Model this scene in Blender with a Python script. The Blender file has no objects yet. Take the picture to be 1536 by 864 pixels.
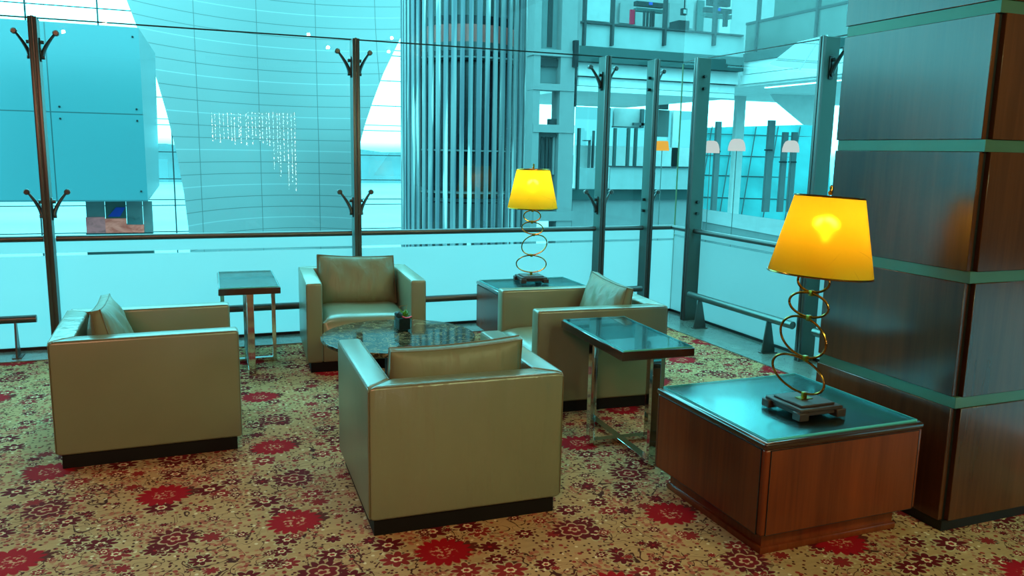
import bpy, bmesh, math, random
from mathutils import Vector, Matrix
random.seed(7)
COL = bpy.context.scene.collection
PI = math.pi

# ------------------------------------------------------------------ camera
F_PX, PITCH, ROLL, YAW, EYE = 1212.55, 0.1682, 0.0200, 0.3775, 1.55
cp, sp, cr, sr, cy, sy = (math.cos(PITCH), math.sin(PITCH), math.cos(ROLL), math.sin(ROLL), math.cos(YAW), math.sin(YAW))
_fw = Vector((0, cp, -sp)); _up = Vector((0, sp, cp)); _rt = Vector((1, 0, 0))
_r = cr * _rt + sr * _up; _u = -sr * _rt + cr * _up
def _room(v): return Vector((cy * v.x + sy * v.y, -sy * v.x + cy * v.y, v.z))
FWD, RGT, UPV = _room(_fw), _room(_r), _room(_u)
cam_d = bpy.data.cameras.new('camera'); cam = bpy.data.objects.new('camera', cam_d); COL.objects.link(cam)
cam_d.sensor_width = 36; cam_d.lens = 36 * F_PX / 1536; cam_d.clip_start = 0.05; cam_d.clip_end = 2000
M3 = Matrix((RGT, UPV, -FWD)).transposed()
cam.matrix_world = Matrix.Translation((0, 0, EYE)) @ M3.to_4x4()
bpy.context.scene.camera = cam
def ray(px, py): return FWD * F_PX + RGT * (px - 768) - UPV * (py - 432)
def WY(px, py, y):                       # where the sight line of a photo point meets the plane Y = y
    d = ray(px, py); return Vector((0, 0, EYE)) + d * (y / d.y)
def WX(px, py, x):
    d = ray(px, py); return Vector((0, 0, EYE)) + d * (x / d.x)

# ------------------------------------------------------------------ materials
def lin(c): return c / 12.92 if c <= .04045 else ((c + .055) / 1.055) ** 2.4
def rgb(r, g, b): return (lin(r / 255), lin(g / 255), lin(b / 255), 1)
class NT:
    def __init__(s, name):
        s.m = bpy.data.materials.new(name); s.m.use_nodes = True
        s.t = s.m.node_tree; s.t.nodes.clear(); s.out = s.t.nodes.new('ShaderNodeOutputMaterial')
    def n(s, kind, **kw):
        nd = s.t.nodes.new('ShaderNode' + kind)
        for k, v in kw.items(): setattr(nd, k, v)
        return nd
    def l(s, a, b): s.t.links.new(a, b)
    def put(s, sock, v):
        if hasattr(v, 'links'): s.l(v, sock)
        else: sock.default_value = v
    def math(s, op, a, b=0.0, c=0.0):
        nd = s.n('Math', operation=op)
        s.put(nd.inputs[0], a); s.put(nd.inputs[1], b); s.put(nd.inputs[2], c)
        return nd.outputs[0]
    def mix(s, f, a, b):
        nd = s.n('Mix', data_type='RGBA'); s.put(nd.inputs[0], f); s.put(nd.inputs[6], a); s.put(nd.inputs[7], b)
        return nd.outputs[2]
    def step(s, a, lo, hi):               # 0 below lo, 1 above hi (hi < lo turns it round)
        nd = s.n('MapRange', interpolation_type='SMOOTHSTEP')
        s.put(nd.inputs[0], a)
        if lo < hi: vals = (lo, hi, 0, 1)
        else: vals = (hi, lo, 1, 0)
        for i, v in enumerate(vals): nd.inputs[i + 1].default_value = v
        return nd.outputs[0]
    def coords(s, scale=(1, 1, 1), world=False):
        src = s.n('NewGeometry').outputs['Position'] if world else s.n('TexCoord').outputs['Object']
        mp = s.n('Mapping'); s.l(src, mp.inputs[0]); mp.inputs['Scale'].default_value = scale
        return mp.outputs[0]
    def noise(s, vec, scale, detail=3, rough=.5, dist=0):
        nd = s.n('TexNoise'); s.l(vec, nd.inputs['Vector']); nd.inputs['Scale'].default_value = scale
        nd.inputs['Detail'].default_value = detail; nd.inputs['Roughness'].default_value = rough; nd.inputs['Distortion'].default_value = dist
        return nd.outputs['Fac']
    def bump(s, h, strength, dist=.01):
        nd = s.n('Bump'); nd.inputs['Strength'].default_value = strength; nd.inputs['Distance'].default_value = dist
        s.l(h, nd.inputs['Height']); return nd.outputs[0]
    def bsdf(s, color, rough=.5, metal=0, normal=None, spec=.5, coat=0, coat_rough=.05, emit=None, estr=0):
        b = s.n('BsdfPrincipled'); s.put(b.inputs['Base Color'], color); s.put(b.inputs['Roughness'], rough)
        b.inputs['Metallic'].default_value = metal; b.inputs['Specular IOR Level'].default_value = spec
        b.inputs['Coat Weight'].default_value = coat; b.inputs['Coat Roughness'].default_value = coat_rough
        if normal is not None: s.l(normal, b.inputs['Normal'])
        if emit is not None: s.put(b.inputs['Emission Color'], emit); b.inputs['Emission Strength'].default_value = estr
        s.l(b.outputs[0], s.out.inputs[0]); return b
def plain(name, color, rough=.5, metal=0, spec=.5, coat=0, var=.08, scale=6, bump=0):
    t = NT(name); v = t.coords()
    nz = t.noise(v, scale, 4)
    c2 = tuple(min(1, c * (1 - var * 2)) for c in color[:3]) + (1,)
    c1 = tuple(min(1, c * (1 + var)) for c in color[:3]) + (1,)
    col = t.mix(nz, c2, c1)
    nm = t.bump(t.noise(v, scale * 12, 3), bump) if bump else None
    t.bsdf(col, rough, metal, nm, spec, coat); return t.m
def wood(name, dark, light, rough=.3, coat=.5, axis='z'):
    t = NT(name)
    sc = {'z': (9, 9, .55), 'x': (.55, 9, 9)}[axis]
    v = t.coords(sc); g = t.noise(v, 2.2, 6, .6, .6)
    v2 = t.coords({'z': (40, 40, 1.2), 'x': (1.2, 40, 40)}[axis]); g2 = t.noise(v2, 2, 3)
    v3 = t.coords((1.3, 1.3, .5)); g3 = t.noise(v3, 1.4, 2)
    f = t.math('ADD', t.math('MULTIPLY', g, .32), t.math('ADD', t.math('MULTIPLY', g2, .10), t.math('MULTIPLY', g3, .58)))
    col = t.mix(t.step(f, .25, .78), dark, light)
    t.bsdf(col, rough, 0, None, .5, coat, .12); return t.m
def leather(name, base, wrinkle=False, rough=.29, spec=.8):
    t = NT(name); v = t.coords()
    big = t.noise(v, 2.5, 3); col = t.mix(big, tuple(c * .82 for c in base[:3]) + (1,), tuple(min(1, c * 1.1) for c in base[:3]) + (1,))
    fine = t.noise(v, 220, 2)
    h = t.math('MULTIPLY', fine, .05)
    if wrinkle:
        vs = t.coords((9, 9, 1.1)); w = t.noise(vs, 1.6, 2, .5, .4)
        h = t.math('ADD', h, t.math('MULTIPLY', t.step(w, .40, .80), .75))
    else:
        h = t.math('ADD', h, t.math('MULTIPLY', t.noise(v, 5, 2), .35))
    t.bsdf(col, rough, 0, t.bump(h, .45, .012), spec); return t.m

M = {}
M['leather'] = leather('beige_leather', rgb(117, 120, 95))
M['leather_soft'] = leather('soft_beige_leather', rgb(117, 120, 95), True, .46, .4)
M['leather_folded'] = leather('folded_beige_leather', rgb(117, 120, 95), True)
M['piping'] = plain('dark_piping', rgb(104, 92, 62), .5)
M['plinth'] = plain('dark_plinth_wood', rgb(15, 11, 9), .6, spec=.2)
M['walnut'] = wood('walnut_veneer', rgb(60, 19, 7), rgb(136, 57, 23), .27, .04)
M['walnut_top'] = wood('walnut_top', rgb(30, 14, 9), rgb(74, 38, 24), .2, .8, 'x')
M['walnut_column'] = wood('column_veneer', rgb(58, 26, 14), rgb(112, 60, 34), .24, .22)
M['black'] = plain('black_paint', rgb(12, 11, 10), .5)
M['band'] = plain('green_grey_metal', rgb(84, 112, 92), .35, .3)
M['chrome'] = plain('polished_chrome', rgb(205, 205, 200), .07, 1, var=.02)
M['steel'] = plain('brushed_steel', rgb(96, 104, 100), .3, .75, var=.06)
M['steel_dark'] = plain('dark_steel', rgb(84, 82, 80), .34, .6, var=.06)
M['fin'] = plain('painted_fin', rgb(56, 80, 75), .45, .12)
M['iron'] = plain('cast_fitting', rgb(58, 68, 68), .28, .55)
M['bronze'] = plain('antique_bronze', rgb(176, 122, 52), .2, 1, var=.2, scale=14)
M['brass_clip'] = plain('brass_clip', rgb(150, 120, 40), .3, 1)
M['lamp_base'] = plain('dark_lamp_wood', rgb(60, 40, 31), .5, coat=.05)
M['soil'] = plain('black_pebbles', rgb(10, 10, 11), .3, scale=60, bump=.6)
M['red_band'] = plain('red_ribbon', rgb(205, 20, 40), .4)
M['leaf'] = plain('succulent_green', rgb(84, 150, 40), .45, var=.3, scale=40)
M['twig'] = plain('dry_twig', rgb(130, 110, 60), .6)
M['ceiling'] = plain('warm_white_plaster', rgb(190, 176, 155), .8)
M['wall'] = plain('warm_wall', rgb(120, 92, 66), .7)
def sheet(name, tint, gloss=.05, grough=.0):
    t = NT(name); tr = t.n('BsdfTransparent'); tr.inputs[0].default_value = tint
    gl = t.n('BsdfGlossy'); gl.inputs['Roughness'].default_value = grough; gl.inputs[0].default_value = (1, 1, 1, 1)
    lw = t.n('LayerWeight'); lw.inputs[0].default_value = .25
    v = t.coords(); nz = t.math('MULTIPLY', t.noise(v, 1.5, 2), .01)
    f = t.math('ADD', t.math('ADD', gloss, nz), t.math('MULTIPLY', t.math('POWER', lw.outputs['Facing'], 4), .35))
    mx = t.n('MixShader'); t.l(f, mx.inputs[0]); t.l(tr.outputs[0], mx.inputs[1]); t.l(gl.outputs[0], mx.inputs[2])
    t.l(mx.outputs[0], t.out.inputs[0]); return t.m
TINT = (.15, .80, .89, 1)
M['glass'] = sheet('turquoise_glass', TINT, .023)
M['glass_table'] = sheet('clear_table_glass', (.60, .80, .80, 1), .20)
M['glass_far'] = sheet('pale_far_glass', (.97, .99, .99, 1), .03)
M['glass_end'] = sheet('end_table_glass', (.62, .82, .82, 1), .075, .2)
M['glass_clear'] = sheet('clear_vase_glass', (.75, .85, .86, 1), .03)
def frosted(k):
    t = NT('frosted_film'); v = t.coords((.5, .5, 1.2)); nz = t.noise(v, 1.2, 2)
    c = t.mix(nz, (.36 * k, .36 * k, .36 * k, 1), (.45 * k, .45 * k, .45 * k, 1))
    tl = t.n('BsdfTranslucent'); t.l(c, tl.inputs[0]); df = t.n('BsdfDiffuse'); df.inputs[0].default_value = (.30, .44, .46, 1)
    mx = t.n('MixShader'); mx.inputs[0].default_value = .25; t.l(tl.outputs[0], mx.inputs[1]); t.l(df.outputs[0], mx.inputs[2])
    gl = t.n('BsdfGlossy'); gl.inputs['Roughness'].default_value = .25
    m2 = t.n('MixShader'); m2.inputs[0].default_value = .03; t.l(mx.outputs[0], m2.inputs[1]); t.l(gl.outputs[0], m2.inputs[2])
    t.l(m2.outputs[0], t.out.inputs[0]); return t.m
M['frost'] = frosted(1.0); M['frost_right_dim'] = frosted(.85)  # right film toned down: weaker light on that side put into its colour
def shade_mat():
    t = NT('parchment_shade'); v = t.coords()
    vo = t.n('TexVoronoi', feature='DISTANCE_TO_EDGE'); t.l(v, vo.inputs['Vector']); vo.inputs['Scale'].default_value = 9
    nz = t.noise(v, 4, 3)
    crack = t.math('MULTIPLY', t.step(vo.outputs['Distance'], .012, .002), t.step(nz, .48, .6))
    c = t.mix(t.math('MULTIPLY', crack, .45), t.mix(nz, (1, .55, .012, 1), (1, .62, .03, 1)), (.55, .22, .03, 1))
    tl = t.n('BsdfTranslucent'); t.l(c, tl.inputs[0]); df = t.n('BsdfDiffuse'); t.l(t.mix(.5, c, (.25, .15, .05, 1)), df.inputs[0])
    mx = t.n('MixShader'); mx.inputs[0].default_value = .30; t.l(tl.outputs[0], mx.inputs[1]); t.l(df.outputs[0], mx.inputs[2])
    rf = t.n('BsdfRefraction'); t.l(c, rf.inputs[0]); rf.inputs['Roughness'].default_value = .42; rf.inputs['IOR'].default_value = 1.38
    m2 = t.n('MixShader'); m2.inputs[0].default_value = .22; t.l(mx.outputs[0], m2.inputs[1]); t.l(rf.outputs[0], m2.inputs[2])
    t.l(m2.outputs[0], t.out.inputs[0]); return t.m
M['shade'] = shade_mat()
def emit_mat(name, col, s):
    t = NT(name); e = t.n('Emission'); v = t.coords(); nz = t.noise(v, 3, 1)
    t.l(t.mix(nz, col, tuple(c * .9 for c in col[:3]) + (1,)), e.inputs[0]); e.inputs[1].default_value = s
    t.l(e.outputs[0], t.out.inputs[0])
    try: t.m.cycles.emission_sampling = 'NONE'
    except Exception: pass
    return t.m
M['bulb'] = emit_mat('lit_bulb', (1, .75, .3, 1), 9)
M['lightline'] = emit_mat('light_line', (1, .95, .92, 1), 16)
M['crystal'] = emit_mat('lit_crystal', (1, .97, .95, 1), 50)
def marble():
    t = NT('dark_emperador_marble'); v = t.coords()
    n1 = t.noise(v, 7, 6, .62, 1.6); n2 = t.noise(v, 15, 5, .6, 2.5)
    vein = t.math('MAXIMUM', t.step(t.math('ABSOLUTE', t.math('SUBTRACT', n1, .5)), .03, .0), t.math('MULTIPLY', t.step(t.math('ABSOLUTE', t.math('SUBTRACT', n2, .5)), .02, .0), .7))
    col = t.mix(t.math('MULTIPLY', vein, .75), t.mix(n2, rgb(14, 12, 10), rgb(50, 42, 30)), rgb(150, 132, 98))
    t.bsdf(col, .07, 0, None, .32, 0, .02); return t.m
M['marble'] = marble()
def granite():
    t = NT('polished_granite'); v = t.coords()
    c = t.mix(t.noise(v, 5, 5, .6, 1), rgb(84, 100, 94), rgb(140, 156, 148))
    c = t.mix(t.step(t.noise(v, 90, 2), .62, .7), c, rgb(60, 72, 70)); t.bsdf(c, .16, 0, None, .6); return t.m
M['granite'] = granite()

def carpet():
    t = NT('floral_carpet'); pos = t.n('TexCoord').outputs['Object']
    wob = t.n('TexNoise'); t.l(pos, wob.inputs['Vector']); wob.inputs['Scale'].default_value = 14; wob.inputs['Detail'].default_value = 3
    off = t.n('VectorMath', operation='SUBTRACT'); t.l(wob.outputs['Color'], off.inputs[0]); off.inputs[1].default_value = (.5, .5, .5)
    off2 = t.n('VectorMath', operation='SCALE'); t.l(off.outputs[0], off2.inputs[0]); off2.inputs['Scale'].default_value = .018
    p2 = t.n('VectorMath', operation='ADD'); t.l(pos, p2.inputs[0]); t.l(off2.outputs[0], p2.inputs[1])
    sep = t.n('SeparateXYZ'); t.l(p2.outputs[0], sep.inputs[0]); X, Y = sep.outputs[0], sep.outputs[1]
    base = t.mix(t.noise(t.coords((1, 5, 1)), 9, 4), rgb(158, 116, 75), rgb(204, 155, 108))
    col = base
    # fine speckle sprigs
    def vor(scale, rnd=1.0, shift=0.0):
        mp = t.n('Mapping'); t.l(p2.outputs[0], mp.inputs[0]); mp.inputs['Scale'].default_value = (scale, scale, 0); mp.inputs['Location'].default_value = (shift, shift * .7, 0)
        vo = t.n('TexVoronoi', voronoi_dimensions='2D'); t.l(mp.outputs[0], vo.inputs['Vector']); vo.inputs['Scale'].default_value = 1; vo.inputs['Randomness'].default_value = rnd
        d = t.n('VectorMath', operation='SUBTRACT'); t.l(mp.outputs[0], d.inputs[0]); t.l(vo.outputs['Position'], d.inputs[1])
        s = t.n('SeparateXYZ'); t.l(d.outputs[0], s.inputs[0]); c = t.n('SeparateColor'); t.l(vo.outputs['Color'], c.inputs[0])
        return s.outputs[0], s.outputs[1], c.outputs[0], c.outputs[1], c.outputs[2]
    def polar(dx, dy):
        r = t.math('SQRT', t.math('ADD', t.math('MULTIPLY', dx, dx), t.math('MULTIPLY', dy, dy)))
        return r, t.math('ARCTAN2', dy, dx)
    # vines
    for sc, w, colr in ((5.5, .014, rgb(70, 26, 18)), (9.0, .013, rgb(84, 36, 24))):
        nz = t.noise(p2.outputs[0], sc, 1.5, .5, 1.2)
        brk = t.step(t.noise(p2.outputs[0], 3.1, 1), .44, .5)
        ln = t.math('MULTIPLY', t.step(t.math('ABSOLUTE', t.math('SUBTRACT', nz, .5)), w, w * .45), brk)
        col = t.mix(ln, col, colr)
    # tiny cream/red berries
    for sc, sh, thr, rad, cc in ((30, 0, .62, .22, rgb(92, 16, 18)), (21, 3.3, .68, .22, rgb(150, 48, 40)), (27, 7.1, .86, .22, rgb(222, 190, 150)), (36, 5.7, .60, .22, rgb(70, 20, 18))):
        dx, dy, c1, c2, c3 = vor(sc, 1, sh); r, a = polar(dx, dy)
        on = t.math('MULTIPLY', t.step(r, rad, rad * .7), t.math('GREATER_THAN', c1, thr))
        col = t.mix(on, col, cc)
    def jag(a, n, amp, ph=0.0):           # petalled outline factor around 1
        s1 = t.math('ABSOLUTE', t.math('SINE', t.math('ADD', t.math('MULTIPLY', a, n / 2), ph)))
        return t.math('ADD', 1 - amp, t.math('MULTIPLY', s1, amp))
    def layer(col, r, a, R, n, amp, c, ph=0.0, on=1.0):
        q = t.math('DIVIDE', r, t.math('MULTIPLY', jag(a, n, amp, ph), R))
        return t.mix(t.math('MULTIPLY', t.step(q, 1.06, .94), on), col, c)
    # pale red sprigs in loose patches
    patch = t.step(t.noise(p2.outputs[0], 5.5, 1), .50, .56)
    for sc, sh, cc in ((38, 2.2, rgb(150, 60, 48)), (31, 6.3, rgb(176, 92, 70))):
        dx, dy, c1, c2, c3 = vor(sc, 1, sh); r, a = polar(dx, dy)
        on = t.math('MULTIPLY', t.math('MULTIPLY', t.step(r, .36, .28), t.math('GREATER_THAN', c1, .35)), patch)
        col = t.mix(t.math('MULTIPLY', on, .8), col, cc)
    # small scattered flowers
    for sc, sh, thr, rr in ((6.6, 1.7, .50, .31), (5.0, 9.2, .30, .32), (10, 4.4, .62, .27)):
        dx, dy, c1, c2, c3 = vor(sc, .8, sh); r, a = polar(dx, t.math('MULTIPLY', dy, 1.15)); on = t.math('GREATER_THAN', c1, thr)
        a2 = t.math('ADD', a, t.math('MULTIPLY', c2, 6.28))
        size = t.math('ADD', .7, t.math('MULTIPLY', c3, .5)); r2 = t.math('DIVIDE', r, size)
        outer = t.mix(t.math('GREATER_THAN', c2, .6), rgb(98, 10, 16), rgb(138, 34, 32))
        col = layer(col, r2, a2, rr * 1.18, 8, .45, rgb(206, 180, 132), 0, t.math('MULTIPLY', on, .6))
        col = layer(col, r2, a2, rr, 8, .45, outer, 0, on)
        col = layer(col, r2, a2, .11, 6, .3, rgb(226, 190, 146), .4, t.math('MULTIPLY', on, t.math('GREATER_THAN', c3, .3)))
        col = layer(col, r2, a2, .06, 5, .2, rgb(150, 26, 30), 0, on)
    # regular flowers on a diagonal lattice
    def lattice(x0, y0):
        u = t.math('DIVIDE', t.math('SUBTRACT', X, x0), .515); v = t.math('DIVIDE', t.math('SUBTRACT', Y, y0), .455)
        p = t.math('MULTIPLY', t.math('ADD', u, v), .5); q = t.math('MULTIPLY', t.math('SUBTRACT', u, v), .5)
        dp = t.math('SUBTRACT', p, t.math('ROUND', p)); dq = t.math('SUBTRACT', q, t.math('ROUND', q))
        return t.math('MULTIPLY', t.math('ADD', dp, dq), .515), t.math('MULTIPLY', t.math('SUBTRACT', dp, dq), .455)
    dx, dy = lattice(.34 + .515 + .05, 3.28)
    r, a = polar(dx, t.math('MULTIPLY', dy, 1.05))
    col = layer(col, r, a, .098, 15, .34, rgb(98, 14, 18))
    col = layer(col, r, a, .064, 6, .24, rgb(206, 160, 118), .5)
    col = layer(col, r, a, .056, 6, .24, rgb(118, 18, 22), .5)
    col = layer(col, r, a, .028, 5, .45, rgb(204, 150, 112))
    col = layer(col, r, a, .016, 5, .2, rgb(130, 20, 24))
    dx, dy = lattice(.34, 3.28)
    rs, as_ = polar(t.math('SUBTRACT', dx, .095), t.math('ADD', dy, -.01))
    col = layer(col, rs, as_, .055, 9, .4, rgb(92, 34, 22))
    r, a = polar(dx, t.math('MULTIPLY', dy, 1.05))
    col = layer(col, r, a, .118, 17, .24, rgb(160, 6, 20))
    ring = t.math('MULTIPLY', t.step(t.noise(p2.outputs[0], 60, 2), .52, .6), t.step(r, .06, .04))
    col = t.mix(t.math('MULTIPLY', ring, .85), col, rgb(214, 150, 112))
    fl = t.noise(pos, 260, 2)
    b = t.bsdf(col, .95, 0, t.bump(fl, .35, .004), .15); return t.m
M['carpet'] = carpet()

# outside materials
def panels(name, c, line, light, h, w, z0=0, x0=0, rough=.45, lw=.03):
    t = NT(name); pos = t.n('NewGeometry').outputs['Position']; s = t.n('SeparateXYZ'); t.l(pos, s.inputs[0])
    fz = t.math('FRACT', t.math('DIVIDE', t.math('SUBTRACT', s.outputs[2], z0), h)); fx = t.math('FRACT', t.math('DIVIDE', t.math('SUBTRACT', s.outputs[0], x0), w))
    fz3 = t.math('FRACT', t.math('DIVIDE', t.math('SUBTRACT', s.outputs[2], z0), h * 3))
    col = t.mix(t.noise(t.coords(), .25, 2), c, tuple(min(1, k * 1.12) for k in c[:3]) + (1,))
    col = t.mix(t.math('LESS_THAN', fz, lw / h), col, line)
    col = t.mix(t.math('MULTIPLY', t.math('LESS_THAN', fz3, lw / h / 2), .8), col, light)
    col = t.mix(t.math('LESS_THAN', fx, lw / w), col, line)
    t.bsdf(col, rough); return t.m
M['shell'] = panels('curved_wall_panels', (.165, .165, .165, 1), (.06, .065, .065, 1), (.29, .29, .29, 1), .42, 2.15, .1, .3, .45, .022)
M['pavilion'] = panels('pavilion_glass_panels', (.056, .140, .155, 1), (.03, .06, .065, 1), (.05, .09, .10, 1), 1.52, 1.45, .52 + .0, -.745 - 1.45, .2, .02)
def outer(name, c, rough=.6, spec=.04, var=.08, scale=6): return plain(name, c, rough, 0, spec, 0, var, scale)
M['o_white'] = outer('outside_white', (.175, .18, .18, 1))
M['o_pale'] = outer('outside_pale', (.155, .16, .16, 1))
M['o_mid'] = outer('outside_mid_grey', (.030, .056, .055, 1))
M['o_fascia'] = outer('pale_fascia', (.55, .55, .54, 1))
M['o_soffit'] = outer('pale_soffit', (.62, .62, .6, 1))
M['o_dim'] = sheet('dimmed_glazing', (.085, .115, .118, 1), .02)
M['o_dim2'] = sheet('dimmed_bay', (.62, .78, .78, 1), .02)
M['o_dark'] = outer('outside_dark_grey', (.016, .021, .023, 1))
M['o_black'] = outer('outside_black', (.003, .004, .006, 1))
M['o_strip'] = outer('outside_strip_metal', (.1, .104, .112, 1), .35, .3)
M['o_red'] = outer('outside_red', (.35, .006, .03, 1))
M['o_blue'] = outer('outside_blue', (.03, .05, .30, 1))
M['o_mull'] = outer('outside_mullion', (.028, .034, .036, 1))
M['o_frost'] = outer('outside_frosted_glass', (.24, .27, .27, 1))
M['o_teal'] = outer('outside_teal_glass', (.058, .076, .07, 1), .2, .2)
M['o_post'] = outer('outside_post', (.10, .125, .128, 1))
M['o_ledge'] = outer('white_ledge', (.34, .34, .34, 1))
M['o_shade_reflection'] = emit_mat('reflected_shade_glow', (1, .22, .19, 1), 3.9)
def ground_mat():
    t = NT('pale_apron'); v = t.coords((.02, .05, 1)); n = t.noise(v, 1.5, 4)
    c = t.mix(n, (.10, .13, .14, 1), (.30, .30, .30, 1)); t.bsdf(c, .8); return t.m
M['ground'] = ground_mat()
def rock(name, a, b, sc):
    t = NT(name); v = t.coords((1, 1, 2.5)); c = t.mix(t.step(t.noise(v, sc, 5, .65, .8), .3, .7), a, b); t.bsdf(c, .6, emit=c, estr=1.3); return t.m  # faint glow added to lift the prints out of the pavilion's shade
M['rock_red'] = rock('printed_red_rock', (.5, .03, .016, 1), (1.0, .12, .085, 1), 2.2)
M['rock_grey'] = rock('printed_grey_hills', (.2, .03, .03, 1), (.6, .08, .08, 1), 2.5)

# ------------------------------------------------------------------ mesh helpers
def tag(o, label=None, cat=None, group=None, kind=None):
    if label: o['label'] = label
    if cat: o['category'] = cat
    if group: o['group'] = group
    if kind: o['kind'] = kind
    return o
def link(name, me, mat, parent=None, smooth=None):
    if mat is not None: me.materials.append(mat)
    o = bpy.data.objects.new(name, me); COL.objects.link(o)
    if parent is not None: o.parent = parent
    if smooth is not None:
        for p in me.polygons: p.use_smooth = True
        me.set_sharp_from_angle(angle=smooth)
    return o
def empty(name, loc=(0, 0, 0), rz=0, label=None, cat=None, group=None):
    o = bpy.data.objects.new(name, None); COL.objects.link(o); o.location = loc; o.rotation_euler = (0, 0, rz)
    o.empty_display_size = .1; tag(o, label, cat, group); return o
def bm_box(bm, x0, y0, z0, x1, y1, z1, bev=0, seg=2):
    vs = [bm.verts.new((x, y, z)) for z in (z0, z1) for y in (y0, y1) for x in (x0, x1)]
    fs = [bm.faces.new([vs[i] for i in q]) for q in ((0, 2, 3, 1), (4, 5, 7, 6), (0, 1, 5, 4), (2, 6, 7, 3), (0, 4, 6, 2), (1, 3, 7, 5))]
    if bev:
        es = {e for f in fs for e in f.edges}
        bmesh.ops.bevel(bm, geom=list(es), offset=bev, segments=seg, profile=.5, affect='EDGES')
def bm_prism(bm, pts, z0, z1, bev=0, seg=3):
    a = [bm.verts.new((x, y, z0)) for x, y in pts]; b = [bm.verts.new((x, y, z1)) for x, y in pts]; n = len(pts)
    fs = [bm.faces.new(a[::-1]), bm.faces.new(b)] + [bm.faces.new((a[i], a[(i + 1) % n], b[(i + 1) % n], b[i])) for i in range(n)]
    if bev:
        es = {e for f in fs for e in f.edges}
        bmesh.ops.bevel(bm, geom=list(es), offset=bev, segments=seg, profile=.5, affect='EDGES')
def bm_tube(bm, pts, rad, n=8, closed=False, flat=1.0):
    pts = [Vector(p) for p in pts]; m = len(pts); rings = []; prev = None
    for i, p in enumerate(pts):
        if closed: tn = pts[(i + 1) % m] - pts[i - 1]
        else: tn = pts[min(i + 1, m - 1)] - pts[max(i - 1, 0)]
        tn.normalize()
        if prev is None:
            a = Vector((0, 0, 1)) if abs(tn.z) < .9 else Vector((1, 0, 0)); nr = tn.cross(a).normalized()
        else:
            nr = (prev - tn * prev.dot(tn)); nr.normalize()
        prev = nr; bn = tn.cross(nr); r = rad[i] if isinstance(rad, (list, tuple)) else rad
        rings.append([bm.verts.new(p + nr * (r * math.cos(2 * PI * k / n)) + bn * (r * flat * math.sin(2 * PI * k / n))) for k in range(n)])
    for i in range(m if closed else m - 1):
        A, B = rings[i], rings[(i + 1) % m]
        for k in range(n): bm.faces.new((A[k], A[(k + 1) % n], B[(k + 1) % n], B[k]))
    if not closed:
        bm.faces.new(rings[0][::-1]); bm.faces.new(rings[-1])
def bm_lathe(bm, prof, n=48, c=(0, 0, 0), cap=True):
    rings = [[bm.verts.new((c[0] + r * math.cos(2 * PI * k / n), c[1] + r * math.sin(2 * PI * k / n), c[2] + z)) for k in range(n)] for r, z in prof]
    for A, B in zip(rings, rings[1:]):
        for k in range(n): bm.faces.new((A[k], A[(k + 1) % n], B[(k + 1) % n], B[k]))
    if cap: bm.faces.new(rings[0][::-1]); bm.faces.new(rings[-1])
def bm_cyl(bm, a, b, r, n=16): bm_tube(bm, [a, b], r, n)
def mk(name, fn, mat, parent=None, smooth=math.radians(40)):
    bm = bmesh.new(); fn(bm); bmesh.ops.recalc_face_normals(bm, faces=bm.faces)
    me = bpy.data.meshes.new(name); bm.to_mesh(me); bm.free(); return link(name, me, mat, parent, smooth)
def box(name, x0, y0, z0, x1, y1, z1, mat, parent=None, bev=0, seg=2):
    return mk(name, lambda b: bm_box(b, min(x0, x1), min(y0, y1), min(z0, z1), max(x0, x1), max(y0, y1), max(z0, z1), bev, seg), mat, parent)
def quad(name, pts, mat, parent=None):
    me = bpy.data.meshes.new(name); me.from_pydata([tuple(p) for p in pts], [], [tuple(range(len(pts)))]); me.update(); return link(name, me, mat, parent)
def dup(root, loc, rz, label):
    r = root.copy(); COL.objects.link(r); r.location = loc; r.rotation_euler = (0, 0, rz); r['label'] = label
    for ch in list(root.children):
        c = ch.copy(); COL.objects.link(c); c.parent = r
        for g in ch.children:
            d = g.copy(); COL.objects.link(d); d.parent = c
    return r

# ------------------------------------------------------------------ room shell
YB, XR, ZC, X0, Y0 = 6.784, 4.393, 3.5, -5.0, -8.0
def struct(o): o['kind'] = 'structure'; return o
struct(box('floor', X0, Y0, -.05, XR, YB, 0, M['carpet']))
def granite_fn(b):
    pts = [(X0, 6.455), (3.95, 6.455), (3.95, 2.4), (XR, 2.4), (XR, YB), (X0, YB)]
    bm_prism(b, pts, .0005, .008)
struct(mk('trim_1', granite_fn, M['granite']))
struct(box('ceiling', X0, Y0, ZC, XR, YB + .1, ZC + .1, M['ceiling']))
struct(box('wall_left', X0 - .1, Y0, 0, X0, YB + .1, ZC, M['wall']))
struct(box('wall_behind', X0, Y0 - .1, 0, XR, Y0, ZC, M['wall']))
def wall_r(b): bm_box(b, XR, Y0, 0, XR + .1, .1, ZC); bm_box(b, XR, .1, .9, XR + .1, 1.9, ZC)
struct(mk('wall_right', wall_r, M['wall']))
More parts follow.
